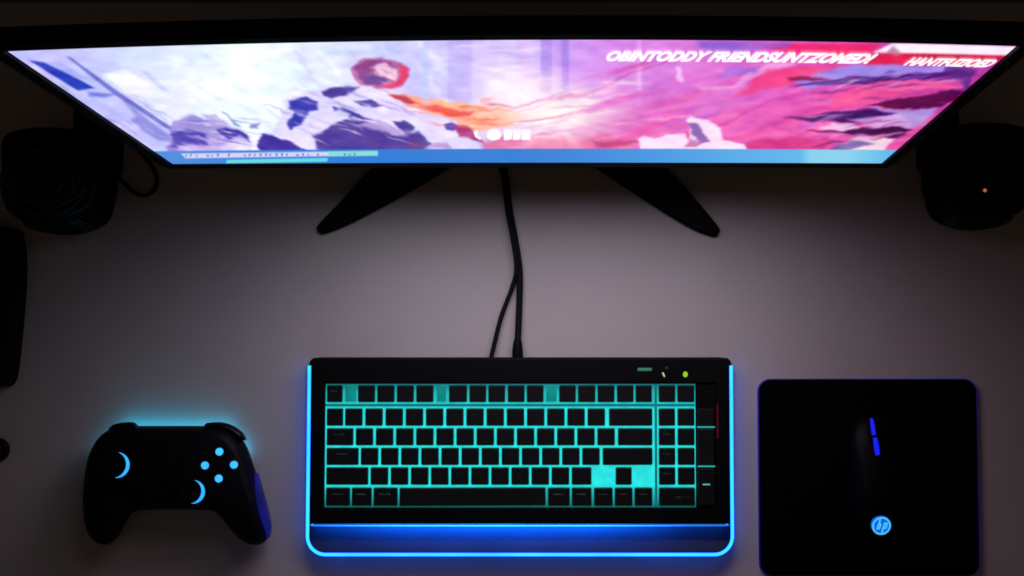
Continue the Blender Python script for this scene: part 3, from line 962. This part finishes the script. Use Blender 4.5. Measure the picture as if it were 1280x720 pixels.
# ================================================================ MOUSE PAD and MOUSE
PC = at(1085, 597, 0)
quad = [at(951, 719.5, .003), at(1225, 719.5, .003), at(1218, 474.5, .003), at(948, 474.5, .003)]
px0, px1 = (quad[0].x + quad[3].x) / 2, (quad[1].x + quad[2].x) / 2
py0, py1 = quad[0].y, quad[3].y
pad = thing('mouse_pad', 'black square mouse pad with rounded corners under the black mouse', 'mouse pad', PC)
link('mat', loc(slab(rrect(px0, px1, py0, py1, .011, 8), .0035, .0050, .0006, 2), PC), M_PAD, pad, True)
link('lit_edge', loc(slab(rrect(px0 - .0012, px1 + .0010, py0 - .0008, py1 + .0008, .012, 8), .0008, .0034, .0006, 2), PC), glow('edge_blue', (.003, .002, .12), .8, .6, 9), pad, True)

MC = at(1096, 600, .005)
ms = thing('computer_mouse', 'black mouse with blue wheel light and a round glowing emblem', 'mouse', (MC.x, MC.y, .0052), math.radians(5.5))
def mouse_shell():
    bm = bmesh.new()
    L, Wd, Ht = .060, .0325, .036
    NL, NA = 26, 30
    rings = []
    for i in range(NL + 1):
        t = i / NL
        y = -L * math.cos(PI * t)                       # back (-) to front (+)
        s = math.sin(PI * t) ** .62
        wloc = Wd * max(.02, s) * (1 - .10 * math.exp(-((y - .012) / .022) ** 2)) * (1.0 - .06 * (y / L))
        hloc = Ht * max(.03, s ** .9) * (1 - .30 * max(0, y / L + .25))
        ring = []
        for k in range(NA):
            a = 2 * PI * k / NA
            cx_, sz_ = math.cos(a), math.sin(a)
            xx = math.copysign(abs(cx_) ** .75, cx_) * wloc
            zz = (abs(sz_) ** .85) * hloc if sz_ > 0 else -.0
            ring.append((xx, y, max(.0005, zz + .001)))
        rings.append(ring)
    loft(bm, rings)
    bmesh.ops.remove_doubles(bm, verts=bm.verts, dist=1e-5)
    return bm
shell = link('shell', mouse_shell(), M_MOUSE, ms, True)
# local height of the shell along its centre line
def mz(y):
    t = math.acos(max(-1, min(1, -y / .060))) / PI
    s = math.sin(PI * t) ** .62
    return .036 * max(.03, s ** .9) * (1 - .30 * max(0, y / .060 + .25)) + .001
Rz = Matrix.Rotation(-math.radians(5.5), 3, 'Z')
def mloc(px, py, z):
    p = at(px, py, z) - Vector((MC.x, MC.y, 0)); return Rz @ Vector((p.x, p.y, 0))
wl = mloc(1092.5, 545, .0315)
M_WB = glow('wheel_blue', (.008, .012, .85), 1.0)
bm = lathe([(.004, -.0040), (.0095, -.0038), (.0100, -.003), (.0100, .003), (.0095, .0038), (.004, .0040)], (0, 0), 30)
bmesh.ops.rotate(bm, verts=bm.verts, matrix=Matrix.Rotation(PI / 2, 3, 'Y'))
wh = link('scroll_wheel', bm, M_RUBBER, ms, True)
wh.location = (wl.x, wl.y, mz(wl.y) - .0035 )
zt = mz(wl.y) + .005
for (ya, yb3) in ((523, 543.5), (547, 568.5)):
    pa, pb = mloc(1088.8 if ya < 530 else 1093.2, ya, zt + .005), mloc(1092.0 if ya < 530 else 1096.6, yb3, zt + .005)
    org = wh.location
    zz = [zt + .0018] * 2
    bm = tube([(pa.x - org[0], pa.y - org[1], zt + .0012 - org[2]), ((pa.x + pb.x) / 2 - org[0], (pa.y + pb.y) / 2 - org[1], zt + .002 - org[2]), (pb.x - org[0], pb.y - org[1], zt + .0012 - org[2])],
              0, 10, radii=[.0014, .0019, .0018] if ya < 530 else [.0020, .0024, .0020])
    link('wheel_light', bm, M_WB, wh, True)
# emblem on the back of the mouse
el = mloc(1102.4, 657.3, .036 + .005)
ez = mz(el.y)
slope = -(mz(el.y + .003) - mz(el.y - .003)) / .006
emb = link('emblem', lathe([(.0086, -.0030), (.0086, .0008), (.0082, .0011)], (0, 0), 36), glow('emblem_blue', (.004, .12, .62), 1.0, .25, 400), ms)
emb.location = (el.x, el.y, ez + .0006)
emb.rotation_euler = (-math.atan(slope) * .9, 0, 0)
bm = bmesh.new()
def stroke(bm, pts, wd):
    for (xa, ya), (xb, yb) in zip(pts, pts[1:]):
        d = Vector((xb - xa, yb - ya)); n = Vector((-d.y, d.x)).normalized() * wd / 2
        e = d.normalized() * wd * .25
        q = [(xa + n.x - e.x, ya + n.y - e.y), (xb + n.x + e.x, yb + n.y + e.y), (xb - n.x + e.x, yb - n.y + e.y), (xa - n.x - e.x, ya - n.y - e.y)]
        loft(bm, [[(x, y, z) for x, y in q] for z in (.0011, .0013)])
u_ = .001
loft(bm, [[(x, y, z) for x, y in circle(0, 0, r, 36)] for r, z in ((.0084, .0008), (.0084, .0013), (.0068, .0013), (.0068, .0008))], False, False)
stroke(bm, [(-.8 * u_, 6.2 * u_), (-4.0 * u_, -2.6 * u_)], .0016)
stroke(bm, [(-2.6 * u_, 1.8 * u_), (-.7 * u_, 1.9 * u_), (-.9 * u_, .6 * u_), (-2.2 * u_, -2.8 * u_)], .0014)
stroke(bm, [(3.2 * u_, 2.6 * u_), (.0 * u_, -6.2 * u_)], .0016)
stroke(bm, [(3.2 * u_, 2.2 * u_), (5.0 * u_, 2.0 * u_), (4.0 * u_, -2.2 * u_), (1.8 * u_, -2.6 * u_)], .0014)
link('emblem_letters', bm, glow('emblem_cyan', (.07, .52, 1.0), 1.0), emb)

# ================================================================ SPEAKERS at both sides
def speaker(cx, cy, label, led, mir):
    c = at(cx, cy, .08)
    t = thing('desk_speaker', label, 'speaker', (c.x, c.y, 0), group='small dark speakers flanking the monitor')
    t.scale = (.80, .80, .80)
    cab = smooth_outline([(mir * x, y) for x, y in ((-.046, -.020), (-.038, -.040), (-.010, -.052), (.020, -.050), (.046, -.034), (.052, .010), (.048, .050), (.0, .060), (-.044, .050), (-.050, .010))], 5)
    bm = bmesh.new()
    o_ = ccw(cab)
    pr = [(.004, .001), (.0, .006), (.0, .03), (.001, .075), (.003, .092), (.008, .100), (.018, .105)]
    loft(bm, [[(p[0], p[1], z) for p in (ring_offset(o_, d) if d else o_)] for d, z in pr])
    link('cabinet', bm, M_BLACK, t, True)
    # driver on the front face, tilted up
    bm = lathe([(.032, 0), (.034, .003), (.031, .005), (.028, .003), (.014, -.004), (.010, .0), (.004, .002)], (0, 0), 36)
    d = link('driver', bm, M_GLOSS, t, True)
    d.location = (0, -.046, .055); d.rotation_euler = (math.radians(82), 0, 0)
    tr = link('driver_trim', lathe([(.036, -.002), (.0375, .001), (.036, .0025), (.0345, .001)], (0, 0), 36), M_METAL, d, True)
    # top dial and its rim
    k = link('volume_dial', lathe([(.020, .104), (.021, .106), (.020, .112), (.018, .1135), (.010, .1130)], (mir * .004, .006), 32), M_GLOSS, t, True)
    link('dial_rim', lathe([(.0232, .1045), (.0238, .1055), (.0226, .1062)], (mir * .004, .006), 32), M_METAL, k, True)
    # tall rear fin beside the screen
    bm = slab(rrect(-.007, .007, -.035, .035, .004, 4), .001, .125, .003, 3)
    f = link('side_panel', bm, M_BLACK, t, True)
    f.location = (-mir * .047, .052, 0)
    if led:
        link('power_light', lathe([(.0020, 0), (.0020, .0008), (.001, .0012)], (-mir * .008, -.020), 14), glow('led_red', (.55, .12, .07), .9), t).location = (0, 0, .1045)
        link('status_light', lathe([(.0011, 0), (.0011, .0008), (.0006, .001)], (-mir * .020, -.032), 10), glow('led_grey', (.12, .13, .12), .8), t).location = (0, 0, .099)
    return t
speaker(1238, 216, 'dark round speaker with a tiny red light right of the monitor', True, 1)
speaker(54, 222, 'dark speaker without a light under a cable coil left of the monitor', False, -1)

# coil of thin cable over the left speaker
t = thing('coiled_cable', 'coil of thin dark cable draped over the left speaker', 'cable', at(60, 225, 0))
TC = at(60, 225, 0)
bm = bmesh.new()
for k in range(7):
    pts = []
    rx, ry = random.uniform(.030, .046), random.uniform(.020, .034)
    ox, oy, ph = random.uniform(-.012, .012), random.uniform(-.010, .010), random.uniform(0, 6)
    for i in range(33):
        a = 2 * PI * i / 32
        pts.append(Vector((ox + rx * math.cos(a), oy + ry * math.sin(a), .118 + .004 * k * .5 + .003 * math.sin(2 * a + ph))) )
    tube(pts, .0014, 7, bm)
link('loops', bm, plastic('coil_sleeve', (.010, .010, .014), .5, .4), t, True)
bm = tube([Vector(p) for p in ((-.02, -.006, .118), (-.002, -.004, .134), (.018, .004, .136), (.03, .004, .12))], .0022, 8)
link('tie', bm, M_RUBBER, t, True)
t.location = (at(54, 228, .096).x, at(54, 228, .096).y, 0)
t.scale = (.8, .8, .8)
# loose cable loop on the desk
p = [at(*q, .003) for q in ((118, 176), (140, 210), (158, 232), (176, 244), (190, 240), (196, 226), (190, 208), (176, 190), (160, 170))]
bm = tube(catmull(p, 8), .0018, 8)
o = link('cable_loop', loc(bm, p[0]), M_CABLE, None, True)
o.location = p[0]
o['label'] = 'thin dark cable loop lying on the desk between left speaker and monitor'
o['category'] = 'cable'

# long dark case leaving the frame at the left, small cap below it
pts = [at(*q, .02) for q in ((-66, 290), (8, 284), (21, 300), (24, 340), (20, 400), (15, 450), (9, 478), (-8, 484), (-66, 480))]
cc = at(-10, 390, 0)
case = thing('long_case', 'long black case lying at the left edge of the desk', 'case', cc)
link('lid', loc(slab(smooth_outline([(q.x, q.y) for q in pts], 5), .014, .030, .007, 4), cc), M_BLACK, case, True)
link('tray', loc(slab(smooth_outline([(q.x, q.y) for q in pts], 5), .001, .0136, .002, 2), cc), M_RUBBER, case, True)
link('clasp', loc(slab(rrect(at(2, 0, .03).x, at(8, 0, .03).x, at(0, 446, .03).y, at(0, 428, .03).y, .002), .0298, .0312, .0005, 2), cc), M_METAL, case, True)
c = at(-1, 562, .0)
kn = thing('small_knob', 'small round black knob at the left edge beside the controller', 'knob', c)
link('skirt', lathe([(.0105, .001), (.0112, .003), (.0112, .009), (.0095, .011)], (0, 0), 28), M_RUBBER, kn, True)
link('dome', lathe([(.0088, .0112), (.0084, .0145), (.0066, .0172), (.0035, .0186)], (0, 0), 28), M_GLOSS, kn, True)
